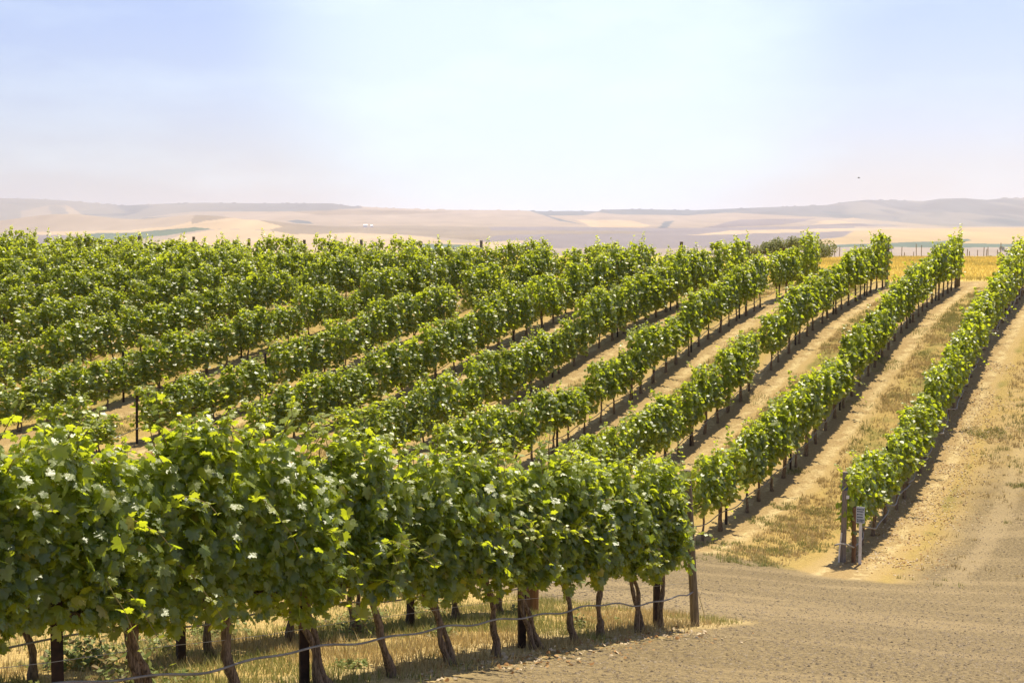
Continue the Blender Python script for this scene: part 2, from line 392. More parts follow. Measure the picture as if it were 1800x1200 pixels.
M_GROUND, gnt, gp = nodes("vineyard_ground")
def ground_material():
    t = NT(gnt)
    geo = t.n('ShaderNodeNewGeometry'); pos = geo.outputs['Position']
    flat = t.n('ShaderNodeVectorMath', operation='MULTIPLY'); t.l(pos, flat.inputs[0]); flat.inputs[1].default_value = (1, 1, 0); pos2 = flat.outputs[0]
    s = t.dot(pos, (U[0], U[1], 0)); p = t.dot(pos, (N_[0], N_[1], 0)); pf = t.dot(pos, (NF[0], NF[1], 0))
    wob = t.math('SUBTRACT', t.noise(pos2, .55, 5, .65), .5)
    wob2 = t.math('SUBTRACT', t.noise(pos2, 2.6, 4, .6), .5)
    # row coordinate: distance from the nearest row line
    ph = t.math('FRACT', t.math('ADD', t.math('DIVIDE', t.math('ADD', p, 6.25), 3.0), 200.5))
    dr = t.math('MULTIPLY', t.math('SUBTRACT', ph, .5), 3.0)        # signed metres from the row line
    dr = t.math('ADD', dr, t.math('ADD', t.math('MULTIPLY', wob, .5), t.math('MULTIPLY', wob2, .25)))
    adr = t.math('ADD', t.math('ABSOLUTE', dr), t.step(dr, -.12, .04, .48, 0.0))   # tractor side of each row is barer
    fine = t.noise(pos2, 14, 6, .7); med = t.noise(pos2, 1.1, 5, .6); big = t.noise(pos2, .22, 3, .5)
    vfine = t.noise(pos2, 60, 3, .6)
    dry = t.mix(t.step(fine, .3, .7), (0.26, 0.19, 0.075), (0.46, 0.34, 0.15))
    dry = t.mix(t.step(med, .35, .7), dry, t.mix(fine, (0.33, 0.225, 0.10), (0.50, 0.35, 0.145)))
    grn = t.mix(fine, (0.10, 0.115, 0.03), (0.24, 0.22, 0.07))
    grass = t.mix(t.math('MULTIPLY', t.step(t.math('ADD', med, t.math('MULTIPLY', t.math('SUBTRACT', big, .5), .8)), .47, .66), .75), dry, grn)
    soil = t.mix(t.step(fine, .3, .75), (0.27, 0.185, 0.10), (0.44, 0.32, 0.185))
    straw = t.mix(t.step(fine, .35, .65), (0.38, 0.285, 0.165), (0.60, 0.48, 0.31))
    # inside the block: soil strip under the vines, pale straw strip beside it, wheel tracks, grass between
    alley = t.mix(t.math('MULTIPLY', t.step(adr, .34, .60), t.step(t.noise(pos2, 1.9, 5, .65), .40, .58)), soil, straw)
    tr = t.math('MULTIPLY', t.step(adr, .62, .95), t.math('SUBTRACT', 1.0, t.math('MULTIPLY', t.step(adr, .85, 1.05, 1, 0), 0.0)))
    track = t.mix(fine, (0.33, 0.235, 0.12), (0.47, 0.345, 0.185))
    alley = t.mix(t.step(adr, .66, .82), alley, track)
    alley = t.mix(t.step(adr, .88, 1.12), alley, grass)
    # wheat beyond the far posts
    send = t.math('ADD', t.math('MULTIPLY', t.math('ADD', p, 9.25), .2), 64.6)
    wheat = t.mix(t.noise(pos2, 1.4, 5, .7), (0.66, 0.49, 0.10), (0.86, 0.66, 0.17))
    gwheat = t.mix(t.noise(pos2, .35, 3), (0.42, 0.31, 0.10), wheat)
    blockcol = t.mix(t.step(t.math('SUBTRACT', t.math('ADD', s, t.math('MULTIPLY', wob, 1.5)), send), -.5, 1.5), alley, gwheat)
    # dry headland right of the first row
    head = t.mix(t.step(t.math('ADD', med, t.math('MULTIPLY', wob2, .4)), .40, .62), track, dry)
    hl = t.mix(t.step(t.math('SUBTRACT', s, send), -6, 4), head, gwheat)
    col = t.mix(t.step(t.math('ADD', p, t.math('MULTIPLY', wob, 1.0)), -5.15, -4.8), blockcol, hl)
    # gravel road with faint wheel bands
    r1 = t.noise(pos2, 15, 7, .85)
    road = t.mix(t.step(r1, .38, .62), (0.125, 0.095, 0.056), (0.335, 0.258, 0.152))
    road = t.mix(t.math('MULTIPLY', t.step(vfine, .60, .72), .45), road, (0.12, 0.09, 0.055))
    mpn = t.n('ShaderNodeMapping'); mpn.inputs['Rotation'].default_value = (0, 0, R(-8)); mpn.inputs['Scale'].default_value = (.09, .75, 1); t.l(pos2, mpn.inputs['Vector'])
    band = t.noise(mpn.outputs[0], 1.0, 4, .6)
    road = t.mix(t.math('MULTIPLY', t.step(band, .47, .63), .65), road, (0.34, 0.26, 0.155))
    road = t.mix(t.math('MULTIPLY', t.step(big, .5, .7), .35), road, (0.165, 0.125, 0.075))
    for pr in (-3.9, -2.2):                      # pale wheel tracks running up the headland
        tk = t.step(t.math('ABSOLUTE', t.math('ADD', t.math('SUBTRACT', p, pr), t.math('MULTIPLY', wob, .9))), .12, .34, 1, 0)
        tk = t.math('MULTIPLY', tk, t.step(s, 24.0, 29.0))
        road = t.mix(t.math('MULTIPLY', tk, .6), road, (0.37, 0.285, 0.175)); col = t.mix(t.math('MULTIPLY', tk, .55), col, (0.46, 0.35, 0.20))
    edge = t.math('ADD', t.math('ADD', 26.1, t.math('MULTIPLY', t.math('MINIMUM', t.math('ADD', p, 23.0), 0.0), .85)), t.math('ADD', t.math('MULTIPLY', wob, 2.2), t.math('MULTIPLY', wob2, .8)))
    below = t.step(t.math('SUBTRACT', s, edge), -.25, .35, 1, 0)
    right = t.math('MULTIPLY', t.step(t.math('ADD', p, t.math('MULTIPLY', wob, 1.6)), -5.3, -4.2), t.step(t.math('ADD', s, t.math('MULTIPLY', wob, 9.0)), 31.0, 44.0, 1, 0))
    gm = t.math('MAXIMUM', below, right)
    # the near block of two rows: grass left of the road
    pfd = t.math('ADD', t.math('ADD', pf, 6.16), t.math('ADD', t.math('MULTIPLY', wob, .7), t.math('MULTIPLY', wob2, .35)))
    fb = t.math('MULTIPLY', t.step(pfd, .12, .5, 1, 0), t.step(t.math('ADD', s, t.math('MULTIPLY', wob, 1.5)), 16.2, 17.3, 1, 0))
    gm = t.math('MULTIPLY', gm, t.math('SUBTRACT', 1.0, fb))
    fgr = t.mix(t.math('MULTIPLY', t.step(med, .48, .62), .6), t.mix(t.step(fine, .3, .7), (0.34, 0.24, 0.11), (0.58, 0.43, 0.21)), grn)
    fgr = t.mix(t.step(t.math('ABSOLUTE', pfd), .5, .75, .8, 0), fgr, straw)
    col = t.mix(fb, col, fgr)
    col = t.mix(gm, col, road)
    # far fields are stored per vertex
    at = t.n('ShaderNodeAttribute', attribute_name='tone')
    far = t.step(t.math('MAXIMUM', s, t.math('ABSOLUTE', p)), 500, 700)
    col = t.mix(far, col, at.outputs['Color'])
    warm = t.n('ShaderNodeMix', data_type='RGBA', blend_type='MULTIPLY'); t.set(warm.inputs['Factor'], t.math('SUBTRACT', 1.0, far)); t.l(col, warm.inputs['A']); t.l(t.mix(gm, (0.96, 0.93, 0.69), (0.90, 0.875, 0.74)), warm.inputs['B'])
    t.l(warm.outputs['Result'], gp.inputs['Base Color'])
    gp.inputs['Roughness'].default_value = .95; gp.inputs['Specular IOR Level'].default_value = .12
    h = t.math('ADD', t.math('MULTIPLY', fine, .6), t.math('MULTIPLY', vfine, .35))
    h = t.math('ADD', h, t.math('MULTIPLY', med, 1.0))
    h = t.math('MULTIPLY', h, t.step(t.math('MAXIMUM', s, t.math('ABSOLUTE', p)), 90, 160, 1, 0))
    t.l(t.bump(h, .9, .05), gp.inputs['Normal'])
ground_material()
M_FIELD, fnt, fp = nodes("far_slopes")
_f = NT(fnt); _a = _f.n('ShaderNodeAttribute', attribute_name='tone'); _f.l(_a.outputs['Color'], fp.inputs['Base Color'])
fp.inputs['Roughness'].default_value = 1; fp.inputs['Specular IOR Level'].default_value = 0

angs = np.concatenate([np.linspace(-math.pi, -R(26), 60)[:-1], np.linspace(-R(26), R(26), 760), np.linspace(R(26), math.pi, 60)[1:]])
radii = np.concatenate([[0.02], np.geomspace(1.0, 120, 300), np.geomspace(125, 2400, 50), np.linspace(2430, 5700, 120)])
gx, gy, gq = polar_sheet(radii, angs)
gz = height(gx.ravel(), gy.ravel())
g = Geo(); g.add(np.stack([gx.ravel(), gy.ravel(), gz], 1), gq[:, ::-1])
g.a[0][:, :3] = field_colours(gx.ravel(), gy.ravel(), gz, FIELDS_FLOOR, TAN)
tag(g.obj('ground', [M_GROUND], smooth_shade=True), 'sloping vineyard ground with gravel road, dry grass alleys and valley fields', 'ground', kind='structure')

# far slopes and ridge
angs = np.linspace(-R(40), R(40), 1000); radii = np.concatenate([np.linspace(5400, 9300, 150), np.linspace(9400, 14000, 12)])
hx, hy, hq = polar_sheet(radii, angs)
d = np.hypot(hx, hy); px = 900 + FPX * np.tan(np.arctan2(hx, hy))
ysky = np.interp(px, SKYX, SKYY)
rl = smooth(500, 250, px) + smooth(1350, 1550, px)                  # rugged ridge left and right
tt = np.clip((d - 5600) / (8900 - 5600), 0, 1)
prof = tt * (1 - .6 * rl) + (smooth(0.15, 1.0, tt)) * .6 * rl
yy = 399 + (ysky - 399) * prof
z = (HORIZON - yy) / FPX * hy
spur = np.abs(fbm(hx / 900 + 3, hy / 2600, 4) - .5) * 2
gul = np.abs(fbm(hx / 380 + 9, hy / 1500, 3) - .5) * 2
env = np.sin(np.pi * np.clip(tt, 0, 1)) ** .8
z = z + env * (rl * (95 * (spur - .35) + 50 * (gul - .3)) + (1 - np.clip(rl, 0, 1)) * 16 * (spur - .35))
z = z - 190 * smooth(9000, 14000, d) - 60 * smooth(5700, 5400, d)
z = z + (vnoise(px / 3.1, px * 0) > .72) * (vnoise(px / 40, px * 0 + 4) > .5) * smooth(8700, 8900, d) * smooth(9100, 8950, d) * 5.0
g = Geo(); g.add(np.stack([hx.ravel(), hy.ravel(), z.ravel()], 1), hq[:, ::-1])
cols = field_colours(hx.ravel(), hy.ravel(), z.ravel(), FIELDS_SLOPE, TAN)
k_ = (np.clip(rl, 0, 1) * smooth(.44, .57, fbm(hx / 240 + spur * 2.5, hy / 1300, 4)) * .6).ravel()[:, None]  # dry-grass spurs; the paler colour also stands in for weak fold shading
g.a[0][:, :3] = cols * (1 - k_) + np.array([.60 * c for c in (0.36, 0.32, 0.26)]) * k_
tag(g.obj('hills', [M_FIELD], smooth_shade=True), 'hazy dry hills and ridge line along the horizon', 'hills', kind='structure')

# ------------------------------------------------------------------ leaves and vines
_o = [(0.0, 0.02), (.16, -.16), (.40, -.13), (.42, .01), (.58, .09), (.45, .23), (.40, .27), (.66, .39), (.59, .50), (.63, .66), (.41, .59), (.28, .62), (.31, .79), (.12, .88), (0, 1.04)]
def _tpl_lobed():
    vs_ = [(0, 0.02, 0), (0, .4, .02), (0, 1.04, -.12)]
    fs = []
    for sgn in (1, -1):
        idx = [0]
        for (x, y) in _o[1:-1]:
            vs_.append((sgn * x, y, -.30 * x - .16 * max(0, y - .5) + .05 * y)); idx.append(len(vs_) - 1)
        idx.append(2)
        for a, b in zip(idx[:-1], idx[1:]): fs.append((1, a, b) if sgn > 0 else (1, b, a))
    return np.array(vs_) - (0, .1, 0), np.array(fs)
def _tpl_plain():
    v = np.array([(0, 0, 0), (0, 1, -.14), (.52, .06, -.16), (.56, .56, -.24), (-.52, .06, -.16), (-.56, .56, -.24)], float) - (0, .1, 0)
    return v, np.array([[0, 2, 3, 1], [0, 1, 5, 4]])
TPL_L, TPL_P = _tpl_lobed(), _tpl_plain()

def norm(a): return a / (np.linalg.norm(a, axis=-1, keepdims=True) + 1e-9)
def put_leaves(geo, pos, nor, tip, size, age, var, tpl, rg, wide=1.0):
    tv, tf = tpl
    nor = norm(nor); tip = norm(tip - (tip * nor).sum(1, keepdims=True) * nor); side = np.cross(tip, nor)
    fold = rg.uniform(-.2, 2.4, len(pos))
    loc = tv[None] * np.stack([np.full(len(pos), wide), np.ones(len(pos)), fold], 1)[:, None, :]
    v = pos[:, None] + size[:, None, None] * (loc[..., :1] * side[:, None] + loc[..., 1:2] * tip[:, None] + loc[..., 2:] * nor[:, None])
    k = len(tv)
    f = (np.arange(len(pos))[:, None, None] * k + tf[None]).reshape(-1, tf.shape[1])
    geo.add(v.reshape(-1, 3), f, 0, np.repeat(age, k), np.repeat(var, k))

def foliage(seed, nleaf, tpl, half=.62, lo=.66, hi=1.62, thick=.30, size=(.095, .15), shoots=5, side_shoots=1, stem=True, sag=0.0):
    """one vine's leaves about its own base: x along the row, y across it, z up"""
    rg = np.random.default_rng(seed); geo = Geo()
    ph = rg.uniform(0, 6.28, 8)
    u = rg.triangular(-1, 0, 1, nleaf) * .30 + rg.uniform(-1, 1, nleaf) * .78
    u = np.clip(u, -1.05, 1.05) * half
    top = hi + .11 * np.sin(5.2 * u + ph[0]) + .07 * np.sin(11 * u + ph[1])
    bot = lo + .06 * np.sin(6 * u + ph[2]) + .04 * np.sin(13 * u + ph[3]) - sag
    h = rg.beta(1.05, 1.0, nleaf); z = bot + (top - bot) * h
    T = thick * (.86 + .28 * np.sin(np.pi * np.clip(h * .9 + .12, 0, 1))) * (1 + .20 * np.sin(6 * u + 3 * h + ph[4]) + .17 * np.sin(14 * u - 6 * h + ph[5]) + .10 * np.sin(19 * h + 5 * u + ph[6]))
    T = T * (1 - .40 * smooth(.80, 1.0, h))
    sgn = np.where(rg.random(nleaf) < .5, -1, 1)
    rad = np.where(rg.random(nleaf) < .82, rg.normal(.93, .15, nleaf), rg.uniform(0, .8, nleaf))
    y = sgn * T * rad
    pos = np.stack([u, y, z], 1)
    th = np.radians(rg.normal(40, 30, nleaf)) + .4 * smooth(.80, 1.0, h)
    nor = np.stack([rg.normal(0, .55, nleaf), sgn * np.cos(th), np.sin(th)], 1) + rg.normal(0, .28, (nleaf, 3))
    tip = np.stack([rg.normal(0, .6, nleaf), sgn * .25 + rg.normal(0, .3, nleaf), np.full(nleaf, -1.0)], 1)
    sz = (size[0] + (size[1] - size[0]) * 1.25 * rg.random(nleaf) ** 1.5) * (1 - .25 * smooth(.8, 1, h))
    age = np.clip(smooth(.62, 1.05, h) * .55 + (rg.random(nleaf) < .07) * rg.uniform(.2, .6, nleaf) + rg.normal(0, .06, nleaf), 0, 1)
    put_leaves(geo, pos, nor, tip, sz, age, rg.random(nleaf), tpl, rg)
    # loose shoots above the canopy and out of its sides
    def shoot(p0, d0, length, droop, n):
        tt = np.linspace(0, 1, n); d0 = np.array(d0) / np.linalg.norm(d0)
        path = np.array(p0) + d0 * length * tt[:, None] + np.array([0, 0, -droop]) * (tt ** 2)[:, None] * length
        path += np.cumsum(rg.normal(0, .012, (n, 3)), 0)
        if stem:
            v, f = tube(path, np.linspace(.0045, .002, n), 4); geo.add(v, f, 1)
        az = rg.uniform(0, 6.28, n)
        out = np.stack([np.cos(az), np.sin(az), rg.uniform(-.2, .5, n)], 1)
        nn = np.stack([rg.normal(0, .5, n), rg.normal(0, .5, n), np.ones(n)], 1)
        s2 = np.linspace(size[1] * .95, size[0] * .62, n) * rg.uniform(.85, 1.15, n)
        put_leaves(geo, path + out * s2[:, None] * .35, nn, out + np.array([0, 0, -.25]), s2, np.clip(np.linspace(.35, 1, n) + rg.normal(0, .08, n), 0, 1), rg.random(n) * .97, tpl, rg)
        if len(path) > 4:
            put_leaves(geo, path - out * s2[:, None] * .35, nn + rg.normal(0, .3, nn.shape), -out + np.array([0, 0, -.25]), s2 * .9, np.clip(np.linspace(.3, 1, n), 0, 1), rg.random(n) * .97, tpl, rg)
    for k in range(shoots):
        x0 = rg.uniform(-half, half)
        shoot((x0, rg.normal(0, .07), hi - .12), (rg.normal(.0, .38), rg.normal(0, .3), 1), rg.uniform(.3, .8), rg.uniform(.1, .75), rg.integers(8, 13))
    for k in range(side_shoots):
        sg = rg.choice([-1, 1])
        shoot((rg.uniform(-half, half), sg * thick * .8, rg.uniform(lo + .1, hi - .15)), (rg.normal(0, .4), sg, rg.uniform(-.1, .5)), rg.uniform(.3, .6), rg.uniform(.3, .9), rg.integers(6, 10))
    return geo

def trunk_geo(seed, stems=1, lean=(0.0, 0.0), head=.76, r0=.052, sides=8, rings=11):
    rg = np.random.default_rng(seed); geo = Geo()
    for k in range(stems):
        t = np.linspace(0, 1, rings)
        off = (k - (stems - 1) / 2) * .085
        ph = rg.uniform(0, 6.28, 4)
        x = off * (1.1 - .5 * t) + lean[0] * t + .045 * np.sin(5 * t + ph[0]) * t + .018 * np.sin(13 * t + ph[2])
        y = lean[1] * t + .022 * np.sin(4 * t + ph[1]) * t
        z = -.06 + (head + .06) * t
        rr = r0 * (.82 if stems > 1 else 1) * (1.28 - .55 * smooth(0, .45, t) + .22 * smooth(.82, 1, t)) * (1 + .12 * np.sin(17 * t + ph[3]))
        v, f = tube(np.stack([x, y, z], 1), rr, sides, True, .24, rg); geo.add(v, f, 0)
    return geo
def cordon_geo(seed, half=.55, z0=.74, lean=(0, 0), rings=10, sides=6, slope=0.0):
    rg = np.random.default_rng(seed); x = np.linspace(-half, half, rings)
    ph = rg.uniform(0, 6.28, 3)
    z = z0 + .02 * np.sin(7 * x + ph[0]) + slope * x; y = .02 * np.sin(6 * x + ph[1])
    rr = .024 * (1.25 - .5 * np.abs(x) / half) * (1 + .15 * np.sin(23 * x + ph[2]))
    geo = Geo(); xs = x + lean[0] * (1 - np.abs(x) / half); ys = y + lean[1] * (1 - np.abs(x) / half)
    v, f = tube(np.stack([xs, ys, z], 1), rr, sides, True, .12, rg); geo.add(v, f, 0)
    return geo

ONES = 'zero first second third fourth fifth sixth seventh eighth ninth tenth eleventh twelfth thirteenth fourteenth fifteenth sixteenth seventeenth eighteenth nineteenth'.split()
def ordinal(n):
    if n < 20: return ONES[n]
    tens = {2: 'twent', 3: 'thirt', 4: 'fort', 5: 'fift', 6: 'sixt'}[n // 10]
    return tens + ('ieth' if n % 10 == 0 else 'y-' + ONES[n % 10])

# ---- the near block: row F1 (front) and row F2 behind it
F1_POST = np.array([2.12, 16.0])
def f_xy(L, q=0.0):           # L metres back from the end post towards the camera, q metres across (negative = behind)
    return F1_POST - UF * L + NF * q
F_ROT = math.atan2(UF[1], UF[0])
f1 = [(.90, 1, .02), (1.42, 2, -.16), (2.42, 1, -.03), (2.97, 1, -.17), (3.75, 2, -.20), (4.5, 1, -.13), (5.25, 2, -.19), (6.15, 1, -.16), (7.0, 2, -.12), (8.0, 1, -.05), (8.8, 2, -.10), (9.65, 1, -.36), (10.5, 1, -.1)]
f1_words = ['short dark trunk beside the wooden end post', 'slender forked trunks second from the wooden end post', 'straight thin trunk third from the end post', 'curved leaning trunk fourth from the end post',
 'pair of leaning trunks beside a dark steel stake', 'thick upright trunk sixth from the end post', 'two crossing trunks seventh from the end post', 'single leaning trunk eighth from the end post',
 'split trunk next to the third dark stake', 'thick straight trunk with a bright shoot hanging beside it', 'twin thick trunks under a bare horizontal arm', 'heavily leaning thick trunk at bottom left corner', 'trunk cut off by the left picture edge']
def make_vine(xy, rz, fol, tr, co, label, group, z=None, scl=(1, 1, 1)):
    z = hz(*xy) if z is None else z
    r = empty('grapevine', (xy[0], xy[1], z), rz); r.scale = scl
    tag(r, label, 'grapevine', group)
    link('trunk', tr, r); link('foliage', fol, r)
    if co is not None: link('cordon', co, r)
    return r
fm = [M_LEAF, M_STEM]
for i, (L, st, ln) in enumerate(f1):
    hi = 1.70 + (0, .02, 0, .05, 0, .04, 0, .03, .06, .17, .02, -.02, 0)[i] + random.uniform(-.03, .03)
    fo = foliage(100 + i, 2000, TPL_L, half=.74 if i else .50, lo=.70, hi=hi, thick=.165, size=(.042, .090), shoots=10, side_shoots=4 if i != 9 else 4).mesh('foliage', fm)
    tr = trunk_geo(200 + i, st, (ln * 2.0, random.uniform(-.05, .05)), .80, .037 if L < 7.5 else .048, 10, 16).mesh('trunk', [M_BARK], True)
    co = cordon_geo(300 + i, .52, .80, (ln * 2.0, 0), 14, 7, -.17).mesh('cordon', [M_BARK], True)
    make_vine(f_xy(L), F_ROT, fo, tr, co, 'front row grapevine, ' + f1_words[i], 'grapevines of the front row')
F2Q = -1.9
f2L = [.25 + .98 * k for k in range(1, 12)]
f2_fol = [foliage(140 + i, 1300, TPL_L, half=.66, lo=.70, hi=1.62, thick=.24, size=(.05, .10), shoots=6, side_shoots=2).mesh('foliage', fm) for i in range(4)]
f2_tr = [trunk_geo(240 + i, 1 + i % 2, (random.uniform(-.16, .06), 0), .80, .036, 8, 12).mesh('trunk', [M_BARK], True) for i in range(5)]
f2_co = [cordon_geo(340 + i, .52, .80, (0, 0), 10, 6, -.15).mesh('cordon', [M_BARK], True) for i in range(2)]
for i, L in enumerate(f2L):
    make_vine(f_xy(L + random.uniform(-.1, .1), F2Q), F_ROT, f2_fol[i % 4], f2_tr[i % 5], f2_co[i % 2],
              'grapevine in the row right behind the front row, %s from its end post' % ordinal(i + 1), 'grapevines of the row behind the front row')

# ---- the block on the facing slope: rows counted from the right of the photo
P0, NROW, VSTEP = -6.25, 22, 1.1
ROWS = []
for k in range(NROW):
    p = P0 - 3.0 * k - (.3 if k == 7 else .45 if k > 7 else 0)
    ROWS.append((p, 26.4 + (.6 if k == 0 else 0) - (min(13, 3.6 + 2.0 * (k - 6)) if k > 5 else 0), 62.3 + (p + 9.25) * .2 + (.45 if k == 0 else 0)))
NF_, NT_ = 18, 9
b_fol = [foliage(400 + i, 620 if i < 9 else 780, TPL_P, half=.92, lo=(.62 if i < 9 else .44) + .05 * (i % 3), hi=(1.62 if i < 9 else 1.72) + .06 * (i % 4), thick=(.125 if i < 9 else .165) + .02 * (i % 3), size=(.082, .138), shoots=6 + i % 4, side_shoots=1 + (i % 4 == 0)).mesh('foliage', fm) for i in range(NF_)]
far_geo = [foliage(500 + i, 380, TPL_P, half=.92, lo=.48, hi=1.76 + .08 * (i % 3), thick=.16, size=(.10, .15), shoots=7, side_shoots=0, stem=False) for i in range(8)]
b_tr = [trunk_geo(600 + i, 1 + (i % 3 == 2), (random.uniform(-.12, .12), random.uniform(-.04, .04)), .74, .040, 6, 8).mesh('trunk', [M_BARK], True) for i in range(NT_)]
far_tr = [trunk_geo(620 + i, 1, (random.uniform(-.1, .1), 0), .74, .045, 5, 5) for i in range(4)]
b_co = [cordon_geo(640 + i, .52, .74).mesh('cordon', [M_BARK], True) for i in range(3)]
B_ROT = math.atan2(U[1], U[0])
ROWNAME = ['rightmost sunlit row beside the gravel track'] + ['%s row from the right' % ordinal(k + 1) for k in range(1, NROW)]
F1TOP = lambda x: np.interp(x, [0, 350, 600, 1200, 1215], [765, 760, 800, 830, 1000])
cand = []
rv = random.Random(3)
for k, (p, s0, s1) in enumerate(ROWS):
    n = int((s1 - s0 - .5) / VSTEP)
    for i in range(n):
        s = s1 - .6 - i * VSTEP + rv.uniform(-.12, .12)
        if rv.random() < (.012 if k < 5 else .004): continue
        xy = sp2xy(s, p + rv.uniform(-.05, .05))
        px_ = 900 + FPX * xy[0] / xy[1]
        zg = hz(*xy); py_top = HORIZON - FPX * (zg + 2.0) / xy[1]
        if px_ < -330 or px_ > 2050: continue
        hidden = (px_ < 1215 and py_top > F1TOP(px_) + 12) or px_ < -25 or px_ > 1830
        cand.append((hidden, xy[1], k, i, s, xy, zg))
order = sorted(cand, key=lambda c: (c[0], c[1]))
N_IND = 300 - len(f1) - len(f2L)
rest = Geo()
for j, (hid, dist, k, i, s, xy, zg) in enumerate(order):
    flip = rv.random() < .5
    rz = B_ROT + (math.pi if flip else 0) + rv.uniform(-.06, .06)
    sc3 = (rv.uniform(.95, 1.08), rv.uniform(.85, 1.15), rv.uniform(.9, 1.09))
    far_k = min(1.0, max(0.0, (k - 1) / 5.0))                        # the lower left of the block is younger and shorter
    hs = (1 - far_k) * 1.06 * (1.0 + .08 * float(smooth(44, 58, s))) + far_k * float(np.interp(s, [26, 40, 55, 62], [.72, .86, 1.02, 1.02]))
    sc3 = (sc3[0], sc3[1] * (.55 + .45 * hs), sc3[2] * hs)
    if rv.random() < .14: sc3 = (sc3[0] * .75, sc3[1] * .9, sc3[2] * rv.uniform(.72, .9))
    if not hid and j < N_IND:
        make_vine(xy, rz, b_fol[rv.randrange(9) + (9 if k > 3 else 0)], b_tr[rv.randrange(NT_)], b_co[rv.randrange(3)],
                  'grapevine in the %s, %s down from the crest end' % (ROWNAME[k], ordinal(i + 1)), 'grapevines of the ' + ROWNAME[k], zg, sc3)
    else:
        c_, s_ = math.cos(rz), math.sin(rz)
        Mx = np.array([[c_ * sc3[0], -s_ * sc3[1], 0], [s_ * sc3[0], c_ * sc3[1], 0], [0, 0, sc3[2]]])
        rest.merge(far_geo[rv.randrange(8)], Mx, (xy[0], xy[1], zg))
        tg = far_tr[rv.randrange(4)]; tg.m = [np.full(len(x), 2) for x in tg.m]
        rest.merge(tg, Mx, (xy[0], xy[1], zg))
tag(rest.obj('grapevines', fm + [M_BARK]), 'distant grapevine rows massed along the crest at left', 'grapevines', kind='stuff')

# ------------------------------------------------------------------ posts, stakes, hoses, wires, sign
def wood_post(h=1.9, r=.065, lean=(0, 0), mat=M_WOOD, seed=0):
    rg = np.random.default_rng(seed); g = Geo()
    t = np.linspace(0, 1, 9)
    path = np.stack([lean[0] * t, lean[1] * t, -.12 + (h + .12) * t], 1)
    path = np.vstack([path, path[-1] + (0, 0, .012)])
    rr = np.concatenate([r * (1.04 - .08 * t) * (1 + .02 * rg.normal(size=9)), [r * .8]])
    v, f = tube(path, rr, 12, True, .03, rg); g.add(v, f, 0)
    return g.mesh('post', [mat], False)
def post(name, xy, label, h=1.9, r=.065, lean=(0, 0), mat=M_WOOD, group=None, cat='post', seed=0):
    o = link(name, wood_post(h, r, lean, mat, seed), None, (xy[0], xy[1], hz(*xy)))
    return tag(o, label, cat, group)
P1 = post('vineyard_post', f_xy(.05, .10), 'round brown wooden end post of the front row, leaning over the gravel', 1.86, .050, (-.13, -.03), seed=1)
P2 = post('vineyard_post', f_xy(.47, F2Q), 'grey wooden end post glimpsed under the front row leaves', 1.75, .085, (0, 0), M_GREYWOOD, seed=2)
P2b = post('vineyard_post', f_xy(.62, F2Q + .10), 'orange brown post close beside the grey post under the leaves', 1.7, .075, (0, 0), M_BROWN, seed=3)
def px_ground(px, py, lo=4, hi=120):
    dx, dy = (px - 900) / FPX, (600 - py) / FPX
    d_ = np.array([dx, math.cos(PITCH) + dy * math.sin(PITCH), dy * math.cos(PITCH) - math.sin(PITCH)])
    ts = np.arange(lo, hi, .05); gap = d_[2] * ts - height(d_[0] * ts, d_[1] * ts)
    i = int(np.argmax(gap < 0)); return d_[:2] * ts[i]
s_r1 = px_ground(1482, 983) + np.array([-.07, -.26])
PR1 = post('vineyard_post', s_r1, 'tall grey wooden end post with blue tag at the near end of the rightmost row', 1.86, .058, (.02, 0), M_GREYWOOD, seed=4)
gt = Geo(); v, f = tube([(.018, 0, 1.50), (.0185, 0, 1.56)], .0605, 12); gt.add(v, f); gt.obj('tag', [M_BLUE], PR1)
gt = Geo(); v, f = box(.06, -.075, 1.36, .06, .008, .07); gt.add(v, f); gt.obj('paper_tag', [M_WHITE], PR1)
PRB = post('vineyard_post', s_r1 + (.225, .02), 'short brown post standing right beside the tagged grey post', 1.15, .042, (.0, 0), M_BROWN, seed=5)
# white guard rod at the foot of the tagged post
g = Geo(); v, f = tube([(0, 0, -.05), (.012, 0, .25), (.05, 0, .62)], .018, 7); g.add(v, f)
tag(g.obj('marker_rod', [M_WHITE], loc=(s_r1[0] - .10, s_r1[1] - .06, hz(*s_r1))), 'thin white rod leaning at the foot of the tagged grey post', 'rod')
# sign on a white stake
sg_xy = s_r1 + (.31, -.16); sz_ = hz(*sg_xy)
sgn = empty('row_sign', (sg_xy[0], sg_xy[1], sz_), R(-28)); tag(sgn, 'small pale row sign with dark lettering on a white stake', 'sign')
g = Geo(); v, f = box(0, 0, .50, .055, .03, 1.14); g.add(v, f); g.obj('stake', [M_WHITE], sgn)
g = Geo(); v, f = box(0, -.022, 1.03, .17, .012, .34); g.add(v, f)
pl = g.obj('sign_board', [M_SIGN], sgn)
g = Geo(); rs = np.random.default_rng(4)
for r_, zz in enumerate((1.145, 1.10, 1.04, .985, .93, .895)):
    x = -.066
    while x < .055:
        w = rs.uniform(.008, .024); v, f = box(x + w / 2, -.0305, zz, w, .003, rs.uniform(.018, .028)); g.add(v, f); x += w + .008
g.obj('lettering', [M_INK], pl)
# far end posts along the crest
for k, (p, s0, s1) in enumerate(ROWS[1:15], 1):
    xy = sp2xy(s1 + .25, p)
    post('vineyard_post', xy, 'weathered wooden post at the crest end of the %s' % ROWNAME[k], 2.02 + rv.uniform(-.03, .10), .085 if k == 1 else .075, (rv.uniform(-.05, .05), 0), M_WOOD if k % 2 else M_GREYWOOD, 'end posts along the crest', seed=20 + k)
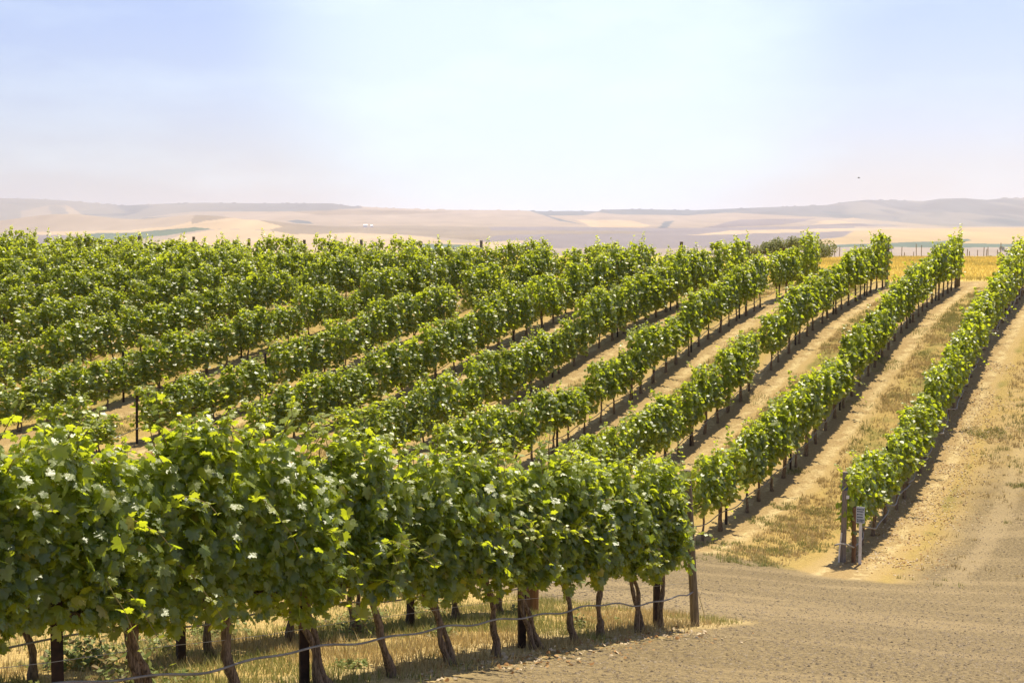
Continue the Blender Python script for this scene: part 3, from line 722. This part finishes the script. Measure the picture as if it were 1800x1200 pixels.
# dark steel line stakes
def stake_mesh(h, w=.038):
    g = Geo()
    v, f = box(0, 0, h / 2 - .08, w, .012, h + .16); g.add(v, f)
    v, f = box(-w / 2 - .004, .018, h / 2 - .081, .008, .048, h + .158); g.add(v, f)
    return g.mesh('stake', [M_RUST])
STK = [stake_mesh(h) for h in (1.62, 1.72, 1.8)]
STKF = stake_mesh(1.55, .062)
for L, wd in ((.72, 'close to the wooden end post'), (3.86, 'beside the fifth pair of trunks'), (7.12, 'beside the split trunk'), (9.42, 'behind the leaning trunk at left')):
    xy = f_xy(L, -.10); o = link('steel_stake', STKF, None, (xy[0], xy[1], hz(*xy))); o.rotation_euler = (0, 0, R(20))
    tag(o, 'dark rusted steel stake in the front row ' + wd, 'stake')
for i, L in enumerate((3.2, 6.6, 9.3)):
    xy = f_xy(L, F2Q + .08); o = link('steel_stake', STKF, None, (xy[0], xy[1], hz(*xy))); o.rotation_euler = (0, 0, R(35))
    tag(o, 'dark steel stake in the row behind the front row, %s from its end post' % ordinal(i + 1), 'stake')
for k, (p, s0, s1) in enumerate(ROWS[:10]):
    n = 0
    s = s1 - 3.6 - (k * 1.7) % 3
    while s > s0 + 2.5:
        n += 1
        xy = sp2xy(s, p - .02)
        px_ = 900 + FPX * xy[0] / xy[1]
        if -20 < px_ < 1820:
            o = link('steel_stake', STK[rv.randrange(3)], None, (xy[0], xy[1], hz(*xy))); o.rotation_euler = (0, rv.uniform(-.03, .03), B_ROT); o.scale = (1, 1, 1.0 if k < 4 else .82)
            tag(o, 'dark steel stake in the %s, %s from the crest' % (ROWNAME[k], ordinal(n)), 'stake', 'line stakes of the ' + ROWNAME[k])
        s -= 5.5
c = px_ground(888, 788); o = link('steel_stake', STK[0], None, (c[0], c[1], hz(*c))); o.scale = (1.5, 1.5, .55); o.rotation_euler = (0, 0, B_ROT)
tag(o, 'short bare dark stake alone at the road end of the fifth row from the right', 'stake')
# drip hoses
def hose(name, pts, rad, label, mat=M_HOSE, cat='hose', sides=7):
    pts = np.array(pts); g = Geo(); v, f = tube(pts - pts[0], rad, sides); g.add(v, f)
    o = g.obj(name, [mat], loc=pts[0], smooth_shade=True); return tag(o, label, cat)
Ls = np.arange(-.02, 11.2, .08)
xy = np.array([f_xy(L, .085) for L in Ls]); zz = height(xy[:, 0], xy[:, 1]) + .35 + .03 * np.sin(Ls * 2 * np.pi / 2.3 + .6) * (.5 + .5 * np.sin(Ls * .9)) - .012 * np.sin(Ls * 2 * np.pi / .83 + 1)
zz[:5] += np.linspace(.10, 0, 5)
hose('drip_hose', np.c_[xy, zz], .0085, 'grey drip hose sagging along the front row trunks')
xy = np.array([f_xy(L, F2Q + .08) for L in Ls]); zz = height(xy[:, 0], xy[:, 1]) + .33 + .03 * np.sin(Ls * 2 * np.pi / 2.6 + 2)
hose('drip_hose', np.c_[xy, zz], .0085, 'grey drip hose sagging along the row behind the front row')
for k, (p, s0, s1) in enumerate(ROWS[:9]):
    s = np.arange(s0 - .2, s1, .22); q = p + (.16 if k == 0 else .07)
    xy = np.stack([U[0] * s + N_[0] * q, U[1] * s + N_[1] * q], 1)
    if k == 0: xy += np.outer(.06 * np.sin(s * 2.3) + .05 * np.sin(s * 5.1), N_)
    zz = height(xy[:, 0], xy[:, 1]) + (.42 if k == 0 else .38) + (.10 if k == 0 else .04) * np.sin(s * 2 * np.pi / 2.2 + k)
    hose('drip_hose', np.c_[xy, zz], .018 if k == 0 else .012, ('pale drip hose sagging along the ' if k == 0 else 'thin drip hose strung along the ') + ROWNAME[k], M_HOSE, sides=5)
# wires of the near rows
for nm, zo, q, rd in (('fruiting wire under the front row leaves', .80, .03, .003), ('middle wire in the front row leaves', 1.2, -.02, .0025), ('low wire just above the front row hose', .50, .02, .002)):
    xy = np.array([f_xy(L, q) for L in Ls[::6]]); zz = height(xy[:, 0], xy[:, 1]) + zo + .008 * np.sin(Ls[::6] * 3)
    hose('trellis_wire', np.c_[xy, zz], rd, 'thin steel ' + nm, M_WIRE, 'wire', 5)
a = f_xy(-.02); b = f_xy(-.36, .08)
hose('guy_wire', [(a[0] - .05, a[1], hz(*a) + .92), (a[0] + .05, a[1] - .04, hz(*a) + .5), (b[0], b[1], hz(*b) + .0)], .006, 'thin pale guy wire slanting from the front end post to the gravel', M_WIRE, 'wire', 5)

# ------------------------------------------------------------------ beyond the crest: thin posts, bushes, trees, barns, bird
def at_px(px, D): return np.array([(px - 900) / FPX * D, D])
_tp = [wood_post(h, .04, (ln, 0), M_GREYWOOD, 90) for h, ln in ((1.9, .06), (2.1, -.08), (1.75, .12), (2.2, .02), (1.6, -.03))]
xs = [1452, 1458, 1467, 1474, 1493, 1540, 1561, 1566, 1583, 1589, 1603, 1610, 1618, 1698, 1703, 1715, 1727, 1731, 1736, 1752, 1757, 1761, 1778, 1784, 1797, 1788, 1805, 1500, 1530, 1634, 1655, 1676]
for i, px in enumerate(xs):
    D = 138 + 22 * rv.random(); xy = at_px(px, D)
    o = link('trellis_post', _tp[rv.randrange(5)], None, (xy[0], xy[1], hz(*xy)))
    want = rv.uniform(7, 15)          # tops sit a little below eye level
    h_need = -(want / FPX) * D - o.location.z
    o.scale = (1, 1, max(.7, min(2.0, h_need / 1.9)))
    tag(o, 'thin bare trellis post standing in the line beyond the golden wheat', 'post', 'bare posts beyond the wheat field')

M_BUSH = tone_material("grey_green_foliage", (0.20, 0.22, 0.07), (0.36, 0.35, 0.13), (0.26, 0.29, 0.09), .45, .6)
def bush(name, label, cat, xy, w, h, n, leaf, trunk_h=.25, group=None, seed=0, lobes=9, z=None):
    rg = np.random.default_rng(seed); z = hz(*xy) if z is None else z
    r = empty(name, (xy[0], xy[1], z)); tag(r, label, cat, group)
    cs = np.stack([np.linspace(-.36, .36, lobes) * w + rg.normal(0, .04, lobes) * w, rg.normal(0, .16, lobes) * w, (trunk_h + (1 - trunk_h) * rg.uniform(.25, .66, lobes) * (1 - 1.6 * np.linspace(-.5, .5, lobes) ** 2)) * h], 1)
    rs_ = rg.uniform(.18, .30, lobes) * min(w, 1.4 * h)
    k = rg.integers(0, lobes, n); dirv = norm(rg.normal(size=(n, 3)))
    pos = cs[k] + dirv * (rs_[k] * rg.beta(3, 1.2, n))[:, None] * (1, 1, .85)
    pos[:, 2] = np.clip(pos[:, 2], .03, h * 1.03)
    g = Geo(); put_leaves(g, pos, dirv + rg.normal(0, .5, (n, 3)) + (0, 0, .4), rg.normal(size=(n, 3)), rg.uniform(.7, 1.3, n) * leaf, np.clip(rg.random(n), 0, 1), (rg.random(n) < .3) * .7, TPL_P, rg, .6)
    g.obj('crown', [M_BUSH], r)
    g = Geo(); v, f = tube([(0, 0, -.1), (.03 * w, 0, trunk_h * h * .6), (.0, .02 * w, h * .55)], [.05 * w, .04 * w, .02 * w], 7); g.add(v, f)
    for q in range(5):
        c = cs[q % lobes]; v, f = tube([(0, 0, trunk_h * h * .5), c * .6 + (0, 0, .1 * h), c], [.03 * w, .02 * w, .008 * w], 5); g.add(v, f)
    g.obj('trunk', [M_BARK], r)
    return r
bush('bush', 'large rounded grey green bush rising behind the row ends on the crest', 'bush', at_px(1395, 100), 6.8, 1.95, 8000, .12, .1, seed=3, lobes=16, z=hz(*at_px(1395, 100)) - .1)
bush('bush', 'small green bush among the bare posts beyond the wheat', 'bush', at_px(1741, 140), 1.6, 1.5, 500, .16, .1, seed=5)
bush('tree', 'lone small round tree beyond the wheat between two vine row ends', 'tree', at_px(1571, 420), 5, -2.3 - hz(*at_px(1571, 420)), 700, .8, .3, seed=6)
dt_ = [(742, 2500, 16), (752, 2540, 13), (781, 2560, 14), (790, 2600, 17), (798, 2560, 12), (825, 2620, 14), (832, 2600, 17), (842, 2620, 12), (858, 2650, 10), (1105, 2600, 12), (1565, 2700, 12), (1640, 2650, 11), (1760, 2650, 12)]
for i, (px, D, hgt) in enumerate(dt_):
    bush('tree', 'tiny hazy dark tree in the distant valley field', 'tree', at_px(px, D), hgt * .9, hgt, 160, 2.6, .2, 'hazy trees far across the valley', 30 + i, 6)
M_BARNW = simple("white_barn_wall", (0.82, 0.82, 0.80), .6, .3, (0.74, 0.74, 0.72), 3)
M_ROOF = simple("pale_metal_roof", (0.80, 0.80, 0.80), .4, .5, (0.7, 0.7, 0.7), 2)
for px, D, w, dpt, hh, lab in ((643, 5250, 15, 11, 6.5, 'larger white barn alone on the far slope'), (654, 5260, 9, 9, 5, 'smaller white shed right of the white barn on the far slope')):
    xy = at_px(px, D); zb = hz(*xy) + 1
    b_ = empty('barn', (xy[0], xy[1], zb), R(15)); tag(b_, lab, 'barn')
    g = Geo(); v, f = box(0, 0, hh / 2 - 2, w, dpt, hh + 4); g.add(v, f); g.obj('wall', [M_BARNW], b_)
    g = Geo(); e = .6
    v = [(-w / 2 - e, -dpt / 2 - e, hh), (w / 2 + e, -dpt / 2 - e, hh), (w / 2 + e, dpt / 2 + e, hh), (-w / 2 - e, dpt / 2 + e, hh), (-w / 2 - e, 0, hh + dpt * .32), (w / 2 + e, 0, hh + dpt * .32)]
    g.add(v, np.array([[0, 1, 5, 4], [2, 3, 4, 5]])); g.add(v, np.array([[0, 4, 3], [1, 2, 5]])); g.add(np.array(v) , np.array([[3, 2, 1, 0]]))
    g.obj('roof', [M_ROOF], b_)
# small dark bird in the sky
M_BIRD = simple("dark_feathers", (0.05, 0.045, 0.045), .8, .2)
bd = 90.0
bp = ((1506 - 900) / FPX * bd, bd, (HORIZON - 314) / FPX * bd)
g = Geo(); v, f = tube([(-.13, 0, 0), (-.09, 0, .005), (-.02, 0, .01), (.05, 0, .012), (.09, 0, .02), (.12, 0, .018)], [.008, .022, .035, .03, .022, .004], 8); g.add(v, f)
v = np.array([(.03, 0, .02), (-.04, 0, .02), (-.05, .11, .07), (.02, .12, .08), (-.10, .24, .06)])
for sg_ in (1, -1): g.add(v * (1, sg_, 1), np.array([[0, 1, 2], [0, 2, 3], [3, 2, 4]]))
o = g.obj('bird', [M_BIRD], loc=bp); o.scale = (.7, .7, .7); o.rotation_euler = (0, R(8), R(-25)); tag(o, 'tiny dark bird flying in the pale sky', 'bird')

# ------------------------------------------------------------------ grass, weeds, gravel, litter
M_DRY = tone_material("dry_grass_blades", (0.36, 0.25, 0.10), (0.60, 0.45, 0.22), (0.19, 0.235, 0.05), .25)
M_WEED = tone_material("weed_leaves", (0.15, 0.19, 0.045), (0.28, 0.30, 0.085), (0.24, 0.17, 0.08), .3, .6)
M_STONE = tone_material("gravel_stone", (0.15, 0.11, 0.065), (0.32, 0.25, 0.155), (0.08, 0.06, 0.038))
M_LITTER = tone_material("dry_leaf_litter", (0.30, 0.15, 0.05), (0.46, 0.28, 0.11), (0.55, 0.43, 0.27), .15)
def blades(geo, xy, hgt, wid, green, rg, lean=.6):
    n = len(xy); z = height(xy[:, 0], xy[:, 1])
    b = np.c_[xy, z - .01]; a = rg.uniform(0, 6.28, n); dv = np.stack([np.cos(a), np.sin(a), 0 * a], 1); pv = np.stack([-np.sin(a), np.cos(a), 0 * a], 1)
    ln = rg.uniform(.1, lean, n)[:, None] * hgt[:, None]
    tip = b + dv * ln + np.stack([0 * a, 0 * a, hgt], 1)
    v = np.stack([b - pv * wid[:, None], b + pv * wid[:, None], tip], 1).reshape(-1, 3)
    geo.add(v, np.arange(3 * n).reshape(-1, 3), 0, np.repeat(rg.random(n), 3), np.repeat(green, 3))
rg = np.random.default_rng(21)
G_ = Geo()
# around the near rows
n = 90000
L = rg.uniform(-1.2, 11, n); q = rg.uniform(-7.5, .32, n); q = np.where(rg.random(n) < .45, rg.uniform(-2.6, .25, n), q)
xy = F1_POST[None] - UF * L[:, None] + NF * q[:, None]
pt = fbm(xy[:, 0] * .9, xy[:, 1] * .9, 3); keep = rg.random(n) < smooth(.25, .6, fbm(xy[:, 0] * 2.2 + 5, xy[:, 1] * 2.2, 3)) + .15
keep &= ~((q > .1) & (rg.random(n) < .6))
xy, pt, q_ = xy[keep], pt[keep], q[keep]
gr = np.where(pt > .49, rg.uniform(.3, .95, len(xy)), rg.uniform(0, .25, len(xy)))
blades(G_, xy, rg.uniform(.03, .12, len(xy)), rg.uniform(.003, .007, len(xy)), gr, rg, .9)
# in the alleys and headland
n = 420000
s = rg.uniform(26.2, 62, n); k = np.maximum(rg.integers(-4, 9, n), -1); p = P0 - 3.0 * k + np.where(k < 0, rg.uniform(-2.4, 4.5, n), rg.uniform(-2.15, -.85, n))
p = np.where(k < 0, P0 + rg.uniform(1.3, 9, n), p)
xy = np.stack([U[0] * s + N_[0] * p, U[1] * s + N_[1] * p], 1)
keep = (xy[:, 0] / xy[:, 1] < .40) & (xy[:, 0] / xy[:, 1] > -.40) & (rg.random(n) < smooth(.3, .6, fbm(xy[:, 0] * 1.1, xy[:, 1] * 1.1, 3)) + .08)
keep &= ~((k < 0) & (s < 42) & (rg.random(n) < smooth(44, 32, s) * .97))
xy = xy[keep]; xy = xy[:len(xy) // 7]; xy = (xy[:, None] + rg.normal(0, 1, (len(xy), 11, 2)) * rg.uniform(.025, .09, (len(xy), 1, 1))).reshape(-1, 2); pt = fbm(xy[:, 0] * .5 + 8, xy[:, 1] * .5, 3)
gr = np.where(pt > .54, rg.uniform(.25, .8, len(xy)), rg.uniform(0, .2, len(xy)))
th_ = np.repeat(rg.uniform(.5, 1.35, len(xy) // 11), 11)[:len(xy)]
blades(G_, xy, rg.uniform(.03, .12, len(xy)) * th_, rg.uniform(.006, .013, len(xy)), gr, rg, 1.0)
for (px, py, n, rd) in ((1380, 925, 260, .8), (1330, 965, 300, .9), (1300, 985, 160, .6), (1420, 960, 120, .6), (1375, 890, 90, .3), (1440, 900, 80, .4), (1395, 830, 60, .3), (1550, 640, 120, .9), (1655, 590, 140, 1.0), (1520, 700, 80, .8), (1745, 760, 160, .55), (1795, 855, 60, .3), (1690, 560, 100, 1.0), (1620, 700, 80, .8), (1300, 700, 60, .7)):
    c = px_ground(px, py); m_ = n * 9; a_ = rg.uniform(0, 6.28, m_); r_ = rd * np.sqrt(rg.random(m_)) * (.5 + fbm(a_ * 2, a_ * 0 + px, 2)); q_ = np.stack([c[0] + r_ * np.cos(a_) * 1.3, c[1] + r_ * np.sin(a_)], 1)
    q_ = q_[rg.random(m_) < smooth(.30, .55, fbm(q_[:, 0] * 3, q_[:, 1] * 3, 2))]; blades(G_, q_, rg.uniform(.03, .10, len(q_)), rg.uniform(.006, .013, len(q_)), rg.uniform(.35, .95, len(q_)), rg, 1.0)
# golden wheat stubble beyond the posts
tag(G_.obj('dry_grass', [M_DRY]), 'dry yellow and green grass between the vine rows', 'grass', kind='stuff')
W_ = Geo(); n = 90000
s = rg.uniform(64, 112, n); p = rg.uniform(-24, 6, n); s = np.maximum(s, 64.8 + (p + 9.25) * .2 + rg.uniform(0, 1.5, n))
xy = np.stack([U[0] * s + N_[0] * p, U[1] * s + N_[1] * p], 1)
M_WHEAT = tone_material("wheat_straw", (0.62, 0.46, 0.10), (0.82, 0.63, 0.19), (0.40, 0.33, 0.10), .3)
blades(W_, xy, rg.uniform(.08, .20, n), rg.uniform(.010, .022, n), (fbm(xy[:, 0] * .25, xy[:, 1] * .25, 3) > .62) * .6, rg, .5)
tag(W_.obj('wheat', [M_WHEAT]), 'golden ripe wheat field beyond the crest posts', 'wheat', kind='stuff')
# weeds under the near rows and at the road edge
Wd = Geo()
def weeds(cx, cy, n, rad, hgt, leaf, brown=.2):
    a = rg.uniform(0, 6.28, n); r_ = rad * np.sqrt(rg.random(n)); x = cx + r_ * np.cos(a); y = cy + r_ * np.sin(a)
    z = height(x, y) + rg.random(n) ** 1.3 * hgt * (1 - .6 * r_ / rad)
    nn = np.stack([rg.normal(0, .6, n), rg.normal(0, .6, n), np.ones(n)], 1)
    put_leaves(Wd, np.stack([x, y, z], 1), nn, rg.normal(size=(n, 3)), rg.uniform(.5, 1.2, n) * leaf, rg.random(n), (rg.random(n) < brown) * rg.uniform(.4, 1, n), TPL_P, rg, .6)
for i in range(46):
    L = rg.uniform(.5, 10); q = rg.choice([rg.uniform(-3.2, -2.2), rg.uniform(-1.9, -.3), rg.uniform(-3, -2.4)]); c = f_xy(L, q)
    weeds(c[0], c[1], rg.integers(40, 150), rg.uniform(.10, .32), rg.uniform(.08, .30), .045, .25)
c = f_xy(8.15, -.9); weeds(c[0], c[1], 260, .22, .55, .07, .35)
c = f_xy(7.2, -2.4); weeds(c[0], c[1], 300, .3, .38, .06, .2)
tag(Wd.obj('weeds', [M_WEED]), 'low green weeds in the dry grass and along the track', 'weeds', kind='stuff')
# loose stones on the gravel
St = Geo(); n = 75000
pxs = rg.uniform(880, 1830, n); sY = rg.uniform(9, 40, n) ** 1.0
xy = np.stack([(pxs - 900) / FPX * sY, sY], 1)
s = xy @ U; p = xy @ N_; pf = (xy - F1_POST) @ NF
ok = ((s < 25.6) | ((p > -4.6) & (s < 38))) & ~((pf < .35) & (s < 16.6))
xy = xy[ok]; n = len(xy)
sz = .003 + .013 * rg.random(n) ** 3 + .004 * rg.random(n)
clod = rg.random(n) < .02 * (fbm(xy[:, 0] * .5, xy[:, 1] * .5, 3) > .5); sz = np.where(clod, rg.uniform(.010, .024, n), sz)
oct_ = np.array([(1, 0, 0), (-1, 0, 0), (0, 1, 0), (0, -1, 0), (0, 0, .5), (0, 0, -.5)], float)
of = np.array([[0, 2, 4], [2, 1, 4], [1, 3, 4], [3, 0, 4], [2, 0, 5], [1, 2, 5], [3, 1, 5], [0, 3, 5]])
base = np.c_[xy, height(xy[:, 0], xy[:, 1]) + sz * .2]
v = base[:, None] + sz[:, None, None] * oct_[None] * rg.uniform(.55, 1.4, (n, 6, 1)) @ np.eye(3)
St.add(v.reshape(-1, 3), (np.arange(n)[:, None, None] * 6 + of[None]).reshape(-1, 3), 0, np.repeat(rg.random(n) * .9, 6), np.repeat(np.where(clod, .8, 0), 6))
tag(St.obj('gravel', [M_STONE]), 'loose gravel and dark clods scattered over the dirt road', 'gravel', kind='stuff')
# dead leaves and straw beside the rightmost row and the front row
Li = Geo(); n = 6500
s = rg.uniform(27, 47, n); p = P0 + np.abs(rg.normal(.8, .55, n)); xy = np.stack([U[0] * s + N_[0] * p, U[1] * s + N_[1] * p], 1)
L = rg.uniform(0, 8, 900); q = np.abs(rg.normal(.22, .3, 900)); xy = np.vstack([xy, F1_POST[None] - UF * L[:, None] + NF * q[:, None]])
n = len(xy)
keep = rg.random(n) < smooth(.3, .6, fbm(xy[:, 0] * 1.3 + 3, xy[:, 1] * 1.3, 3)); xy = xy[keep]; n = len(xy)
nn = np.stack([rg.normal(0, .35, n), rg.normal(0, .35, n), np.ones(n)], 1)
put_leaves(Li, np.c_[xy, height(xy[:, 0], xy[:, 1]) + rg.uniform(.004, .03, n)], nn, rg.normal(size=(n, 3)), rg.uniform(.02, .055, n), rg.random(n), (rg.random(n) < .6) * 1.0, TPL_P, rg, .7)
tag(Li.obj('leaf_litter', [M_LITTER]), 'dry orange leaf litter and straw strewn beside the rows', 'leaf litter', kind='stuff')

# ------------------------------------------------------------------ haze
HAZE = 7.0e-5
g = Geo(); v, f = box(0, 3000, 140, 26000, 24000, 390); g.add(v, f)
mh = bpy.data.materials.new("haze_air"); mh.use_nodes = True; hn = mh.node_tree
hn.nodes.clear(); ho = hn.nodes.new('ShaderNodeOutputMaterial'); hv = hn.nodes.new('ShaderNodeVolumePrincipled')
hv.inputs['Density'].default_value = HAZE; hv.inputs['Color'].default_value = (0.86, 0.86, 0.97, 1); hv.inputs['Anisotropy'].default_value = 0.35
hn.links.new(hv.outputs['Volume'], ho.inputs['Volume'])
tag(g.obj('haze', [mh]), 'pale summer haze over the valley', 'haze', kind='stuff')
